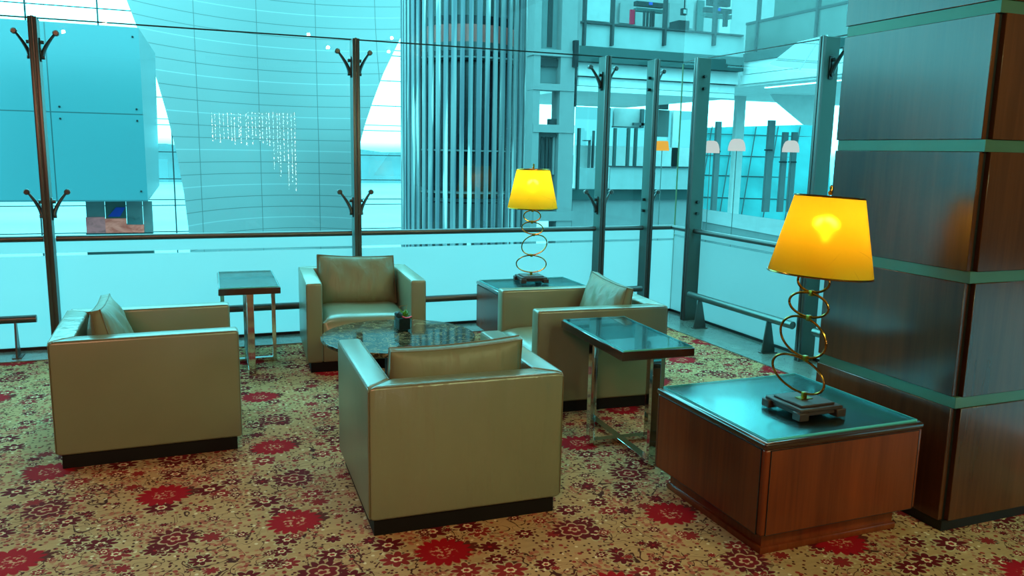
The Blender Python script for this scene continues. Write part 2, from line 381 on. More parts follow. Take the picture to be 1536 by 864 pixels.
# glass walls: lower pane (to 2.41) and upper pane, frosted film with a clear slit, dark base channel
SEAM, RAIL = 2.41, .85
wn = [0]
def window_back(xa, xb):
    wn[0] += 1
    w = struct(quad('window_%d' % wn[0], [(xa, YB, .02), (xb, YB, .02), (xb, YB, SEAM - .004), (xa, YB, SEAM - .004)], M['glass']))
    quad('upper_pane', [(xa, YB, SEAM + .004), (xb, YB, SEAM + .004), (xb, YB, ZC), (xa, YB, ZC)], M['glass'], w)
    quad('frosted_film', [(xa, YB - .006, .02), (xb, YB - .006, .02), (xb, YB - .006, .715), (xa, YB - .006, .715)], M['frost'], w)
    quad('frosted_film', [(xa, YB - .006, .735), (xb, YB - .006, .735), (xb, YB - .006, .845), (xa, YB - .006, .845)], M['frost'], w)
    box('base_channel', xa, YB - .012, .009, xb, YB + .012, .032, M['black'], w)
    box('glass_joint', xa, YB - .004, SEAM - .005, xb, YB + .004, SEAM + .005, M['o_mid'], w)
def window_right(ya, yb):
    wn[0] += 1
    w = struct(quad('window_%d' % wn[0], [(XR, ya, .02), (XR, yb, .02), (XR, yb, SEAM - .004), (XR, ya, SEAM - .004)], M['glass']))
    quad('upper_pane', [(XR, ya, SEAM + .004), (XR, yb, SEAM + .004), (XR, yb, ZC), (XR, ya, ZC)], M['glass'], w)
    quad('frosted_film', [(XR - .006, ya, .02), (XR - .006, yb, .02), (XR - .006, yb, .755), (XR - .006, ya, .755)], M['frost_right_dim'], w)
    quad('frosted_film', [(XR - .006, ya, .775), (XR - .006, yb, .775), (XR - .006, yb, .845), (XR - .006, ya, .845)], M['frost_right_dim'], w)
    box('base_channel', XR - .012, ya, .009, XR + .012, yb, .032, M['black'], w)
    box('glass_joint', XR - .003, ya, SEAM - .004, XR + .003, yb, SEAM + .004, M['o_white'], w)
PX = [-3.23, -.98, 1.26, 3.52, 4.025]
xs = [X0] + PX + [XR]
for a, b in zip(xs, xs[1:]): window_back(a, b)
PYR = [6.35, 4.78]
ys = [YB] + PYR + [1.9]
for a, b in zip(ys, ys[1:]): window_right(b, a)
wn[0] += 1
low = struct(quad('window_%d' % wn[0], [(XR + .05, .1, .02), (XR + .05, 1.9, .02), (XR + .05, 1.9, .9), (XR + .05, .1, .9)], M['glass'])); quad('frosted_film', [(XR + .04, .1, .02), (XR + .04, 1.9, .02), (XR + .04, 1.9, .9), (XR + .04, .1, .9)], frosted(2.1), low)  # unseen low window; film brightened to reflect in the column's right face
struct(box('trim_2', XR - .008, YB - .008, .033, XR + .002, YB + .002, 2.39, plain('glass_edge', rgb(88, 108, 72), .4)))

# glazing posts: fin, grooved front cap, spider fittings
def spider(parent, zlow, side, bolts_only=False):
    zt = zlow + .175
    br = None
    if not bolts_only: br = mk('bracket', lambda b: bm_box(b, side * .026 if side > 0 else -.035, -.092, zlow - .03, .035 if side > 0 else -.026, -.052, zlow + .135, .004), M['iron'], parent)
    for dz in (0, .105):
        mk('bolt', lambda b: bm_cyl(b, (side * .024, -.072, zlow + dz), (side * .055, -.072, zlow + dz), .014, 12), M['iron'], br or parent)
    if bolts_only: return
    def arm(b):
        pts, rad = [], []
        for i in range(9):
            f = i / 8
            pts.append((side * (.038 + .092 * f ** 1.25), -.072 + .03 * f, zlow + .005 + (zt - zlow) * (f ** .85))); rad.append(.021 - .009 * f)
        bm_tube(b, pts, rad, 12, False, .75)
    mk('arm', arm, M['iron'], br)
    mk('end_cap', lambda b: bm_tube(b, [(side * .130, -.064, zt), (side * .130, -.058, zt), (side * .130, -.03, zt), (side * .130, -.004, zt)], [.015, .021, .021, .012], 16), M['steel_dark'], br)
def post(loc, rz, label, left, right):
    p = empty('glazing_post', loc, rz, label, 'post')
    mk('fin', lambda b: bm_box(b, -.025, -.135, 0, .025, -.004, 2.392, .002, 1), M['fin'], p)
    mk('front_cap', lambda b: [bm_box(b, -.0285, -.150, 0, -.003, -.132, 2.395, .003), bm_box(b, .003, -.150, 0, .0285, -.132, 2.395, .003), bm_box(b, -.01, -.142, 0, .01, -.132, 2.40)], M['steel_dark'], p)
    for z in (2.125, 1.005):
        if left: spider(p, z, -1, left == 'bolts')
        if right: spider(p, z, 1, right == 'bolts')
    return p
names = ['grey glazing post with four arms, outside the frame at far left',
         'grey steel glazing post with four arms, behind the left armchair',
         'grey steel glazing post with four arms, rising behind the far armchair',
         'grey steel glazing post with four arms, just right of the far lamp',
         'grey steel glazing post with bolts on its left face, nearest the glass corner']
for i, x in enumerate(PX):
    if i == 0: continue
    post((x, YB, .008), 0, names[i], 'bolts' if i == 4 else 'arm', 'arm')
# on the right-hand glass wall the room lies towards -X
post((XR, PYR[0], .008), -PI / 2, 'wide grey-green glazing post with bolts only, where the slanting handrail begins', None, 'bolts')
pp = post((XR, PYR[1], .008), -PI / 2, 'grey-green glazing post with one arm, beside the dark wooden column', None, 'arm')

# handrails and foot rails
def rail(name, a, b, r, mat, label, stands=(), cat='rail'):
    o = empty(name, (0, 0, 0), 0, label, cat)
    mk('tube', lambda m: bm_cyl(m, a, b, r, 20), mat, o)
    return o
yr = YB - .075
segs = [(X0 + .05, -3.27), (-3.19, -1.02), (-.94, 1.22), (1.30, 3.48), (3.56, 3.985), (4.065, XR - .075)]
hl = ['', 'dark steel handrail crossing the glass at far left, beyond the first post', 'dark steel handrail on the glass between the left armchair and the far armchair posts',
      'dark steel handrail on the glass behind the far lamp', 'short dark steel handrail between the two posts right of the far lamp', 'short dark steel handrail meeting the glass corner']
for i, (a, b) in enumerate(segs):
    if i == 0: continue
    o = rail('handrail', (a, yr, RAIL), (b, yr, RAIL), .023, M['steel_dark'], hl[i])
    for x in (a + .02, b - .02) if b - a < 1 else (a + .03, b - .03):
        mk('bracket', lambda m: bm_cyl(m, (x, yr, RAIL), (x, YB - .008, RAIL), .010, 10), M['steel_dark'], o)
xr = XR - .075
for (a, b, lb) in ((yr, PYR[0] + .04, 'short dark steel handrail on the right glass, between corner and wide post'), (PYR[0] - .03, PYR[1] + .03, 'dark steel handrail slanting towards the near lamp on the right glass'), (PYR[1] - .03, 2.0, 'dark steel handrail on the right glass hidden behind the column')):
    o = rail('handrail', (xr, a, RAIL), (xr, b, RAIL), .023, M['steel_dark'], lb)
    for y in (a - .02, b + .02):
        mk('bracket', lambda m: bm_cyl(m, (xr, y, RAIL), (XR - .008, y, RAIL), .010, 10), M['steel_dark'], o)
def stand_fn(x, y, ax):
    def f(b):
        t = .006
        pts = [(-.075, .006), (.055, .006), (.02, .27), (-.015, .27)]
        vs = []
        for s in (-t, t):
            for u, z in pts:
                vs.append(b.verts.new((x + s, y - u, z) if ax == 'y' else (x - u, y + s, z)))
        b.faces.new(vs[0:4]); b.faces.new(vs[4:8][::-1])
        for i in range(4): b.faces.new((vs[i], vs[(i + 1) % 4], vs[4 + (i + 1) % 4], vs[4 + i]))
        if ax == 'y': bm_box(b, x - .03, y - .06, .0075, x + .03, y + .08, .014)
        else: bm_box(b, x - .06, y - .03, .0075, x + .08, y + .03, .014)
    return f
fl = YB - .2
fr = [(-3.1, -1.086, 'low dark steel foot rail ending just left of the left armchair', (-1.22, -2.9)),
      (-.87, 1.15, 'low dark steel foot rail behind the small side table', (-.6, .9)),
      (1.37, 3.40, 'low dark steel foot rail running behind the far end table', (1.6, 3.2)),
      (3.63, 3.93, 'short low steel foot rail end behind the right armchair', (3.78,))]
for a, b, lb, st in fr:
    o = rail('foot_rail', (a, fl, .285), (b, fl, .285), .028, M['steel_dark'], lb)
    for x in st: mk('stand', stand_fn(x, fl, 'y'), M['steel_dark'], o)
xl = XR - .2
for a, b, lb, st in ((6.17, 4.79, 'low grey steel foot rail on two tapered stands along the right glass', (6.0, 5.06)), (4.56, 2.6, 'low grey steel foot rail stub peeping out beside the column', (4.3, 2.9))):
    o = rail('foot_rail', (xl, a, .287), (xl, b, .287), .03, M['steel'], lb)
    for y in st: mk('stand', stand_fn(xl, y, 'x'), M['steel'], o)

# ------------------------------------------------------------------ armchairs
CW, CD, CH, CT, CB = .833, .848, .632, .11, .072
def pillow_fn(w, h, t, lean):
    def f(b):
        nu, nv = 22, 16
        def P(u, v, s):
            pin = (1 - abs(u) ** 5 * .5) * (1 - abs(v) ** 6 * .4)
            x = u * w / 2 * (1 - .035 * max(0, v)) * (1 - .02 * (1 - v * v)); z = v * h / 2 - .012 * (1 - u * u) * max(0, v) - .01 * u * max(0, v)
            thick = (.030 + (t / 2 - .030) * (max(0, 1 - abs(u) ** 3.5)) ** .7 * (max(0, 1 - abs(v) ** 3)) ** .7) * (1.0 - .28 * v)
            crease = .011 * math.sin(9 * u + 3 * v) * math.exp(-((v - .45) / .35) ** 2) * (1 - u * u) + .004 * math.sin(17 * u - 5 * v) * (1 - u * u) * (1 - v * v)
            y = s * (thick + crease * (1 if s < 0 else .4))
            return Matrix.Rotation(lean, 3, 'X') @ Vector((x, y, z + h / 2))
        G = {}
        for s in (-1, 1):
            for i in range(nu + 1):
                for j in range(nv + 1):
                    G[s, i, j] = b.verts.new(P(-1 + 2 * i / nu, -1 + 2 * j / nv, s))
            for i in range(nu):
                for j in range(nv): b.faces.new((G[s, i, j], G[s, i + 1, j], G[s, i + 1, j + 1], G[s, i, j + 1]))
        rim = [(i, 0) for i in range(nu)] + [(nu, j) for j in range(nv)] + [(i, nv) for i in range(nu, 0, -1)] + [(0, j) for j in range(nv, 0, -1)]
        for k in range(len(rim)):
            a, c = rim[k], rim[(k + 1) % len(rim)]
            b.faces.new((G[-1, a[0], a[1]], G[-1, c[0], c[1]], G[1, c[0], c[1]], G[1, a[0], a[1]]))
        f.rims = [[G[s, i, j].co.copy() for i, j in rim] for s in (-1, 1)]
    return f
def make_chair(loc, rz, label):
    c = empty('armchair', loc, rz, label, 'armchair', None)
    w, d = CW / 2, CD / 2
    box('plinth', -w + .025, -d + .025, 0, w - .025, d - .025, CB + .004, M['plinth'], c, .002, 1)
    for s in (-1, 1):
        pts = [(s * w, -d), (s * (w - CT), -d), (s * (w - CT), d - CT), (s * w, d)]
        a = mk('armrest', lambda b: bm_prism(b, pts, CB, CH, .016, 4), M['leather'], c)
        e = .0045
        seam = [(s * (w - e), -d + .008, CB + .03), (s * (w - e), -d + e, CH - .03), (s * (w - e), -d + .012, CH - .008), (s * (w - e), -d + .03, CH - e), (s * (w - e), d - .02, CH - e)]
        mk('piping', lambda b: bm_tube(b, seam, .0025, 6), M['piping'], a)
        seam2 = [(s * (w - CT + e), -d + .012, CH - .006), (s * (w - CT + e), -d + .03, CH - e), (s * (w - CT + e), d - CT, CH - e)]
        mk('piping', lambda b: bm_tube(b, seam2, .0022, 6), M['piping'], a)
    bk = mk('backrest', lambda b: bm_prism(b, [(-w, d), (-(w - CT), d - CT), (w - CT, d - CT), (w, d)], CB, CH, .016, 4), M['leather_folded'], c)
    e = .0045
    mk('piping', lambda b: bm_tube(b, [(-w + .012, d - e, CH - .009), (-w + .03, d - e, CH - e), (w - .03, d - e, CH - e), (w - .012, d - e, CH - .009)], .0025, 6), M['piping'], bk)
    for s in (-1, 1):
        mk('piping', lambda b: bm_tube(b, [(s * (w - e), d - e, CB + .02), (s * (w - e), d - e, CH - .02)], .0024, 6), M['piping'], bk)
    g = CT - .001
    box('front_rail', -w + g, -d + .012, CB, w - g, -d + .06, .25, M['leather'], c, .01, 3)
    def seat(b):
        nu, nv = 18, 18; x0, x1, y0, y1 = -w + CT + .002, w - CT - .002, -d + .002, d - CT - .002; G = {}
        for i in range(nu + 1):
            for j in range(nv + 1):
                u, v = i / nu, j / nv; uu, vv = 2 * u - 1, 2 * v - 1
                z = .352 + .045 * (max(0, 1 - abs(uu) ** 6)) ** .6 * (max(0, 1 - abs(vv) ** 8)) ** .5 + .006 * math.sin(5 * u + 2 * v) * (1 - vv * vv)
                G[i, j] = b.verts.new((x0 + (x1 - x0) * u, y0 + (y1 - y0) * v - (.008 * (1 - uu * uu) if j == 0 else 0), z))
        for i in range(nu):
            for j in range(nv): b.faces.new((G[i, j], G[i + 1, j], G[i + 1, j + 1], G[i, j + 1]))
        lo = {}
        rim = [(i, 0) for i in range(nu)] + [(nu, j) for j in range(nv)] + [(i, nv) for i in range(nu, 0, -1)] + [(0, j) for j in range(nv, 0, -1)]
        L = []
        for i, j in rim:
            co = G[i, j].co; L.append(b.verts.new((co.x, co.y, .24)))
        for k in range(len(rim)):
            k2 = (k + 1) % len(rim); b.faces.new((G[rim[k]], L[k], L[k2], G[rim[k2]]))
        b.faces.new(L)
    mk('seat_cushion', seat, M['leather'], c, math.radians(70))
    pf = pillow_fn(.595, .375, .19, -.20)
    bc = mk('back_cushion', pf, M['leather_soft'], c, math.radians(70))
    bc.location = (0, d - CT - .165, .368)
    for rm in pf.rims:
        mk('piping', lambda b: bm_tube(b, rm, .003, 6, True), M['piping'], bc)
    return c
chair = make_chair((-.242, 4.603, 0), 1.589, 'beige leather armchair at left, seen from its side, facing right')
chair_c = dup(chair, (1.030, 3.427, 0), 3.1126, 'beige leather armchair in the foreground with its back to us')
dup(chair, (1.133, 5.943, 0), -.0606, 'beige leather armchair at the back facing us, beyond the round table')
dup(chair, (2.294, 4.611, 0), -1.6424, 'beige leather armchair at right, facing left behind the narrow glass-topped table')
for o in list(COL.objects):
    if o.name.split('.')[0] == 'armchair': o['group'] = 'armchairs around the round table'

# ------------------------------------------------------------------ narrow tables
def make_narrow(loc, rz, label):
    t = empty('side_table', loc, rz, label, 'table', 'narrow chrome-legged side tables')
    w, d, H, b = .40 / 2, .772 / 2, .6098, .046
    box('tabletop', -w, -d, H - .05, w, d, H - .006, M['walnut_top'], t, .003, 1)
    g = box('glass_top', -w + .012, -d + .012, H - .0065, w - .012, d - .012, H + .001, M['glass_table'], t)
    mk('glass_edge', lambda m: [bm_box(m, -w + .009, -d + .009, H - .006, w - .009, -d + .012, H + .001), bm_box(m, -w + .009, d - .012, H - .006, w - .009, d - .009, H + .001),
                                bm_box(m, -w + .009, -d + .012, H - .006, -w + .012, d - .012, H + .001), bm_box(m, w - .012, -d + .012, H - .006, w - .009, d - .012, H + .001)], M['edge'], g)
    hw = .0225
    for (x0, y0, x1, y1) in ((-w + .012, -hw, -w + .04, hw), (w - .04, -hw, w - .012, hw), (-hw, -d + .012, hw, -d + .04), (-hw, d - .04, hw, d - .012)):
        box('leg', x0, y0, 0, x1, y1, H - .05, M['chrome'], t, .0015, 1)
    box('base_bar', -hw, -d + .04, .002, hw, d - .04, .028, M['chrome'], t, .0015, 1)
    mk('base_bar', lambda m: [bm_box(m, -w + .04, -hw, .002, -hw, hw, .028), bm_box(m, hw, -hw, .002, w - .04, hw, .028)], M['chrome'], t)
    return t
M['edge'] = plain('teal_glass_edge', rgb(90, 200, 205), .1)
nt = make_narrow((2.109, 3.692, 0), -.045, 'narrow glass-topped side table with chrome cross base, in front of the right armchair')
dup(nt, (.341, 6.007, 0), -.0186, 'narrow glass-topped side table with chrome legs, near the window between two armchairs')

# ------------------------------------------------------------------ square end tables
def make_end(loc, rz, label):
    t = empty('end_table', loc, rz, label, 'table', 'square wooden end tables')
    w, d, H, P = .802 / 2, .781 / 2, .488, .104
    mk('plinth', lambda m: [bm_box(m, -w + .05, -d + .05, 0, w - .05, d - .05, .03, .006), bm_box(m, -w + .062, -d + .062, .028, w - .062, d - .062, P + .003)], M['walnut'], t)
    box('body', -w + .004, -d + .004, P, w - .004, d - .004, H - .032, M['walnut'], t, .012, 3)
    e = .004
    for k, (nx, ny) in enumerate(((0, -1), (-1, 0), (1, 0), (0, 1))):
        z0, z1, m_ = P + .004, H - .037, .026
        if ny: box('side_panel', -w + m_, ny * (d - .012), z0, w - m_, ny * (d - .001), z1, M['walnut'], t, .0015, 1)
        else: box('side_panel', nx * (w - .012), -d + m_, z0, nx * (w - .001), d - m_, z1, M['walnut'], t, .0015, 1)
    q, z0, z1 = .0016, P + .0035, H - .0365
    for sgn in (-1, 1):
        for half, dep, ax in ((w, d, 0), (d, w, 1)):
            def gap(m):
                u = half - .0275; n0, n1 = sorted((sgn * (dep - .006), sgn * (dep - .0003)))
                for (a0, c0, a1, c1) in ((-u - q, z0, -u + q, z1), (u - q, z0, u + q, z1), (-u - q, z0, u + q, z0 + q), (-u - q, z1 - q, u + q, z1)):
                    if ax == 0: bm_box(m, a0, n0, c0, a1, n1, c1)
                    else: bm_box(m, n0, a0, c0, n1, a1, c1)
            mk('panel_gap', gap, M['black'], t)
    box('top_frame', -w, -d, H - .036, w, d, H - .006, M['walnut_top'], t, .012, 4)
    g = box('glass_top', -w + .026, -d + .026, H - .0055, w - .026, d - .026, H + .002, M['glass_end'], t)
    i = .0225
    mk('glass_edge', lambda m: [bm_box(m, -w + i, -d + i, H - .006, w - i, -d + i + .003, H + .002), bm_box(m, -w + i, d - i - .003, H - .006, w - i, d - i, H + .002),
                                bm_box(m, -w + i, -d + i, H - .006, -w + i + .003, d - i, H + .002), bm_box(m, w - i - .003, -d + i, H - .006, w - i, d - i, H + .002)], M['edge'], g)
    return t
et = make_end((2.368, 2.727, 0), 0, 'square dark walnut end table with glass top, in front of the wooden column')
dup(et, (2.555, 5.868, 0), -.02, 'square dark end table by the window, half hidden behind the right armchair')

# ------------------------------------------------------------------ lamps
def make_lamp(loc, rz, label, k=1.0, tilts=(0, 0, 0, 0), yaws=(0, 0, 0, 0), lean=0, dz=0, power=16, dx=0):
    L = empty('table_lamp', loc, rz, label, 'lamp', 'lit table lamps with stacked ring stems')
    def base(b):
        for sx in (-1, 1):
            for s_ in (-1, 1): bm_box(b, sx * .096 - .024, s_ * .096 - .024, 0, sx * .096 + .024, s_ * .096 + .024, .034, .003, 1)
        bm_box(b, -.103, -.103, .014, .103, .103, .032, .003, 1)
        bm_box(b, -.11, -.11, .032, .11, .11, .046, .003, 1)
        bm_box(b, -.087, -.087, .046, .087, .087, .055, .003, 1)
    bs = mk('base', base, M['lamp_base'], L)
    mk('stem_foot', lambda b: [bm_box(b, -.03, -.02, .055, .03, .02, .058), bm_box(b, -.009, -.009, .055, .009, .009, .082, .002)], M['brass_clip'], bs)
    z = .076; sizes = ((.125, .071), (.108, .080), (.0885, .05), (.07, .046))
    x = 0
    for i, (a, b_) in enumerate(sizes):
        th = tilts[i]; hh = math.sqrt((a * math.sin(th)) ** 2 + (b_ * math.cos(th)) ** 2)
        # lowest and highest points of the tilted ellipse lie off its centre line: keep the joints on the stem
        hx = (a * a - b_ * b_) * math.sin(th) * math.cos(th) / hh
        def ring(bm):
            pts = []
            for q in range(48):
                u, v = a * math.cos(2 * PI * q / 48), b_ * math.sin(2 * PI * q / 48)
                X_, Z_ = u * math.cos(th) - v * math.sin(th), u * math.sin(th) + v * math.cos(th)
                pts.append((X_ * math.cos(yaws[i]), X_ * math.sin(yaws[i]), Z_))
            bm_tube(bm, pts, .0052, 8, True)
        rg = mk('ring', ring, M['bronze'], L)
        cx = x + hx * math.cos(yaws[i]); rg.location = (cx * 1.0, hx * math.sin(yaws[i]), z + hh)
        x = cx + hx * math.cos(yaws[i]); x *= .35
        z += 2 * hh
        zz = z
        cl = mk('clip', lambda bm: bm_box(bm, -.009, -.010, -.012, .009, .010, .012, .002), M['brass_clip'], rg)
        cl.location = (x - rg.location.x, -rg.location.y, hh)
        z += .004
    zt = z
    top = empty('shade_holder'); COL.objects.unlink(top)
    rt_, rb_, hs = .136, .207, .316
    zs = zt + dz
    mk('rod', lambda b: [bm_cyl(b, (x, 0, zt - .01), (x + dx + math.sin(lean) * hs, 0, zs + hs), .004, 10)], M['bronze'], L)
    sh = mk('lamp_shade', lambda b: bm_lathe(b, [(rb_ + (rt_ - rb_) * i_ / 8, hs * i_ / 8) for i_ in range(9)], 64, (0, 0, 0), False), M['shade'], L, math.radians(60))
    sh.location = (x + dx, 0, zs)
    for r_, zz_ in ((rb_, 0), (rt_, hs)):
        mk('rim', lambda b: bm_tube(b, [(r_ * math.cos(2 * PI * q / 64), r_ * math.sin(2 * PI * q / 64), zz_) for q in range(64)], .0042, 6, True), M['bronze'], sh)
    mk('spider_wire', lambda b: [bm_cyl(b, (0, 0, hs - .005), (rt_ * math.cos(q), rt_ * math.sin(q), hs - .005), .0022, 6) for q in (0.4, 0.4 + 2 * PI / 3, .4 + 4 * PI / 3)], M['bronze'], sh)
    fin = mk('finial', lambda b: bm_tube(b, [(0, 0, 0), (0, 0, .012), (.004, 0, .02), (.002, 0, .034), (0, 0, .042)], [.007, .010, .0065, .008, .002], 10), M['bronze'], sh)
    fin.location = (0, 0, hs + .006)
    bl = mk('bulb', lambda b: bm_lathe(b, [(.004, -.035), (.013, -.03), (.013, -.012), (.022, .004), (.026, .022), (.02, .04), (.004, .05)], 20), M['bulb'], sh)
    bl.location = (0, 0, hs * .50)
    sh.rotation_euler = (0, lean, 0)
    ld = bpy.data.lights.new('bulb_light', 'POINT'); ld.energy = power; ld.color = (1, .62, .26); ld.shadow_soft_size = .03
    lo = bpy.data.objects.new('bulb_light', ld); COL.objects.link(lo); lo.parent = sh; lo.location = (0, 0, hs * .62)
    L.scale = (k, k, k); return L
vd = math.atan2(RGT.y, RGT.x)     # a ring that faces the photographer lies along this heading
R = math.radians
make_lamp((2.365, 2.60, .4905), 0, 'lit amber lamp on the near end table, in front of the wooden column', 1.0,
          (R(-16), R(-20), R(-4), R(3)), (vd - R(50), vd - R(50), vd - R(50), vd - R(50)), R(3.4), -.02, 6, .030)
make_lamp((2.575, 6.075, .4905), -.1, 'lit amber lamp on the far end table, standing before the window', .985,
          (R(0), R(22), R(-6), R(0)), (vd + R(8), vd + R(8), vd + R(5), vd + R(8)), 0, .016, 7)

# ------------------------------------------------------------------ round table and its plant
TZ = .432
rt = empty('round_table', (1.135, 4.715, 0), 0, 'round dark marble coffee table in the middle of the four armchairs', 'table')
mk('tabletop', lambda b: bm_lathe(b, [(.44, TZ - .028), (.458, TZ - .026), (.464, TZ - .018), (.464, TZ - .006), (.459, TZ)], 96), M['marble'], rt)
mk('pedestal', lambda b: bm_lathe(b, [(.26, 0), (.26, .02), (.10, .03), (.085, .06), (.085, TZ - .06), (.2, TZ - .028)], 48), M['plinth'], rt)
pc = Vector((0, 0, EYE)) + ray(606, 497) * ((TZ - EYE) / ray(606, 497).z)
pl = empty('potted_plant', (pc.x, pc.y + .03, TZ), .12, 'small succulent in a square glass pot with red ribbon, on the round table', 'plant')
s = .043
mk('pot', lambda b: [bm_box(b, -s, -s, 0, s, s, .008), bm_box(b, -s, -s, .008, -s + .004, s, .09), bm_box(b, s - .004, -s, .008, s, s, .09), bm_box(b, -s + .004, -s, .008, s - .004, -s + .004, .09), bm_box(b, -s + .004, s - .004, .008, s - .004, s, .09)], M['glass_clear'], pl)
box('soil', -s + .006, -s + .006, .010, s - .006, s - .006, .082, M['soil'], pl, .004)
def wrap(b):
    bm_tube(b, [(-.06, -.02, .118), (-.045, -.03, .112), (-.03, -.04, .10), (-.02, -.035, .09)], [.008, .022, .02, .006], 10)
mk('dark_leaf', wrap, M['soil'], pl)
mk('ribbon', lambda b: bm_tube(b, [(-.034, -.046, .112), (-.02, -.05, .098), (0, -.051, .089), (.022, -.049, .089), (.04, -.046, .095)], .0065, 8, False, .6), M['red_band'], pl)
def leaves(b):
    for i in range(22):
        a = i * 2.4; tl = .25 + .9 * (i / 22); ln = .052 - .014 * (i / 22)
        d = Vector((math.cos(a) * math.cos(1.45 - tl), math.sin(a) * math.cos(1.45 - tl), math.sin(1.45 - tl)))
        o = Vector((.008, 0, .082)); bm_tube(b, [o, o + d * ln * .5, o + d * ln * .85, o + d * ln * 1.05], [.004, .0085, .006, .001], 6, False, .5)
mk('succulent', leaves, M['leaf'], pl)
mk('twig', lambda b: [bm_tube(b, [(.012, .01, .085), (.026, .012, .13), (.034, .012, .152)], .0016, 5), bm_tube(b, [(-.02, .012, .150), (.0, .014, .153), (.034, .012, .152)], .0014, 5), bm_tube(b, [(-.02, .012, .150), (-.008, .01, .12), (.0, .01, .085)], .0014, 5)], M['twig'], pl)

# ------------------------------------------------------------------ wooden column
cx0, cy0, cw, cdp = 2.873, 2.292, .86, .80
colm = empty('clad_column', (0, 0, 0), 0, 'square column clad in dark walnut panels with grey-green bands, at right edge', 'column')
box('core', cx0 + .022, cy0 + .022, 0, cx0 + cw - .022, cy0 + cdp - .022, ZC, M['black'], colm)
zb = [.040] + [.563 + .5215 * i for i in range(7)]
for i in range(6):
    z0 = .045 if i == 0 else zb[i] + .024
    z1 = min(zb[i + 1] - .024, ZC - .002)
    g = .036
    box('panel', cx0 + g, cy0 + .001, z0, cx0 + cw - .004, cy0 + .024, z1, M['walnut_column'], colm, .002, 1)
    box('panel', cx0 + .001, cy0 + .022, z0, cx0 + .024, cy0 + cdp - .004, z1, M['walnut_column'], colm, .002, 1)
    if zb[i + 1] < ZC: box('band', cx0 + .008, cy0 + .008, z1, cx0 + cw - .01, cy0 + cdp - .01, min(zb[i + 1] + .024, ZC - .002), M['band'], colm, .001, 1)
box('plinth', cx0 + .010, cy0 + .010, 0, cx0 + cw - .01, cy0 + cdp - .01, .045, M['black'], colm)
lx, lyy = cx0 - .002, cy0 + cdp + .03

ceil = bpy.data.objects['ceiling']
for px, py in ((20, 98), (42, 106), (78, 95), (93, 105), (108, 113), (181, 95), (190, 103), (198, 110), (205, 115), (436, 104), (445, 104)):
    d_ = ray(px, py); p_ = Vector((0, 0, EYE)) + d_ * ((ZC - .01 - EYE) / d_.z)
    mk('downlight', lambda b: bm_cyl(b, (p_.x, 2 * YB - p_.y, ZC - .012), (p_.x, 2 * YB - p_.y, ZC - .001), .06, 16), M['lightline'], ceil)
# hanging crystal strands behind the photographer, seen only as a reflection in the back glass
ch = empty('crystal_chandelier', (0, 0, 0), 0, 'long lit crystal strands seen as a reflection in the glass, above the left side table', 'chandelier')
yv = 20.0; ym = 2 * YB - yv
a0, a1 = WY(318, 168, yv), WY(441, 168, yv)
def strands(b):
    for i in range(24):
        f = i / 23 + random.uniform(-.012, .012); xx = a0.x + (a1.x - a0.x) * f
        top = a0.z + (a1.z - a0.z) * f - random.uniform(0, .05)
        ln = random.uniform(.45, .8) if f < .55 else (random.uniform(.6, .8) if f < .72 else random.uniform(1.1, 1.95))
        z = top
        while z > max(.1, top - ln):
            l_ = random.uniform(.02, .07); bm_cyl(b, (xx, ym, z), (xx, ym, z - l_), .006, 5); z -= l_ + random.uniform(.02, .07)
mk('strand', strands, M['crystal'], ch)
box('canopy', a0.x - .1, ym - .2, ZC - .06, a1.x + .1, ym + .2, ZC - .001, M['steel'], ch)
mk('wire', lambda b: [bm_cyl(b, (a0.x + (a1.x - a0.x) * i / 9, ym, a0.z - .05), (a0.x + (a1.x - a0.x) * i / 9, ym, ZC - .05), .002, 5) for i in range(10)], M['steel'], ch)

# ------------------------------------------------------------------ outside, beyond the glass
struct(box('floor_outside', -120, YB + .3, -7.1, 160, 320, -7, M['ground']))
XMAX = [999]
def pbox(name, px0, py0, px1, py1, y, dy, mat, parent=None, bev=0, zmax=99):
    pym = max(0, min(345, (max(py0, 0) + min(py1, 345)) / 2)); a, b = WY(px0, pym, y), WY(px1, pym, y); zt = min(zmax, WY(px0, py0, y).z); zb_ = WY(px0, py1, y).z
    return box(name, a.x, y, zb_, min(b.x, XMAX[0]), y + dy, zt, mat, parent, bev)
def thing(name, label, cat, group=None): return empty(name, (0, 0, 0), 0, label, cat, group)

struct(box('sky_blocker_right', 8.6, -14, -7, 8.9, 6.3, 9, M['o_fascia']))  # unseen wall added to block sky reflections and dim the right side
# glazed facade far behind, open sky beyond
fa = thing('glazed_facade', 'far white-lit glazed facade with thin mullions, seen left and right of the curved wall', 'facade')
YF = 50.0
xa, xb = WY(-60, 200, YF).x, WY(640, 200, YF).x
def grid(b):
    n = 0; x = WY(37, 0, YF).x - 6.8
    while x < xb: bm_box(b, x - .035, YF, -7, x + .035, YF + .15, 16); x += 3.38
    z = -6.4
    while z < 16:
        bm_box(b, xa, YF + .02, z - .025, xb, YF + .12, z + .025)
        if n % 3 == 0: bm_box(b, xa, YF + .02, z + .3, xb, YF + .12, z + .345)
        z += 1.5; n += 1
mk('mullion_grid', grid, M['o_mull'], fa)
quad('pane', [(xa, YF + .08, -7), (xb, YF + .08, -7), (xb, YF + .08, 16), (xa, YF + .08, 16)], M['glass_far'], fa)
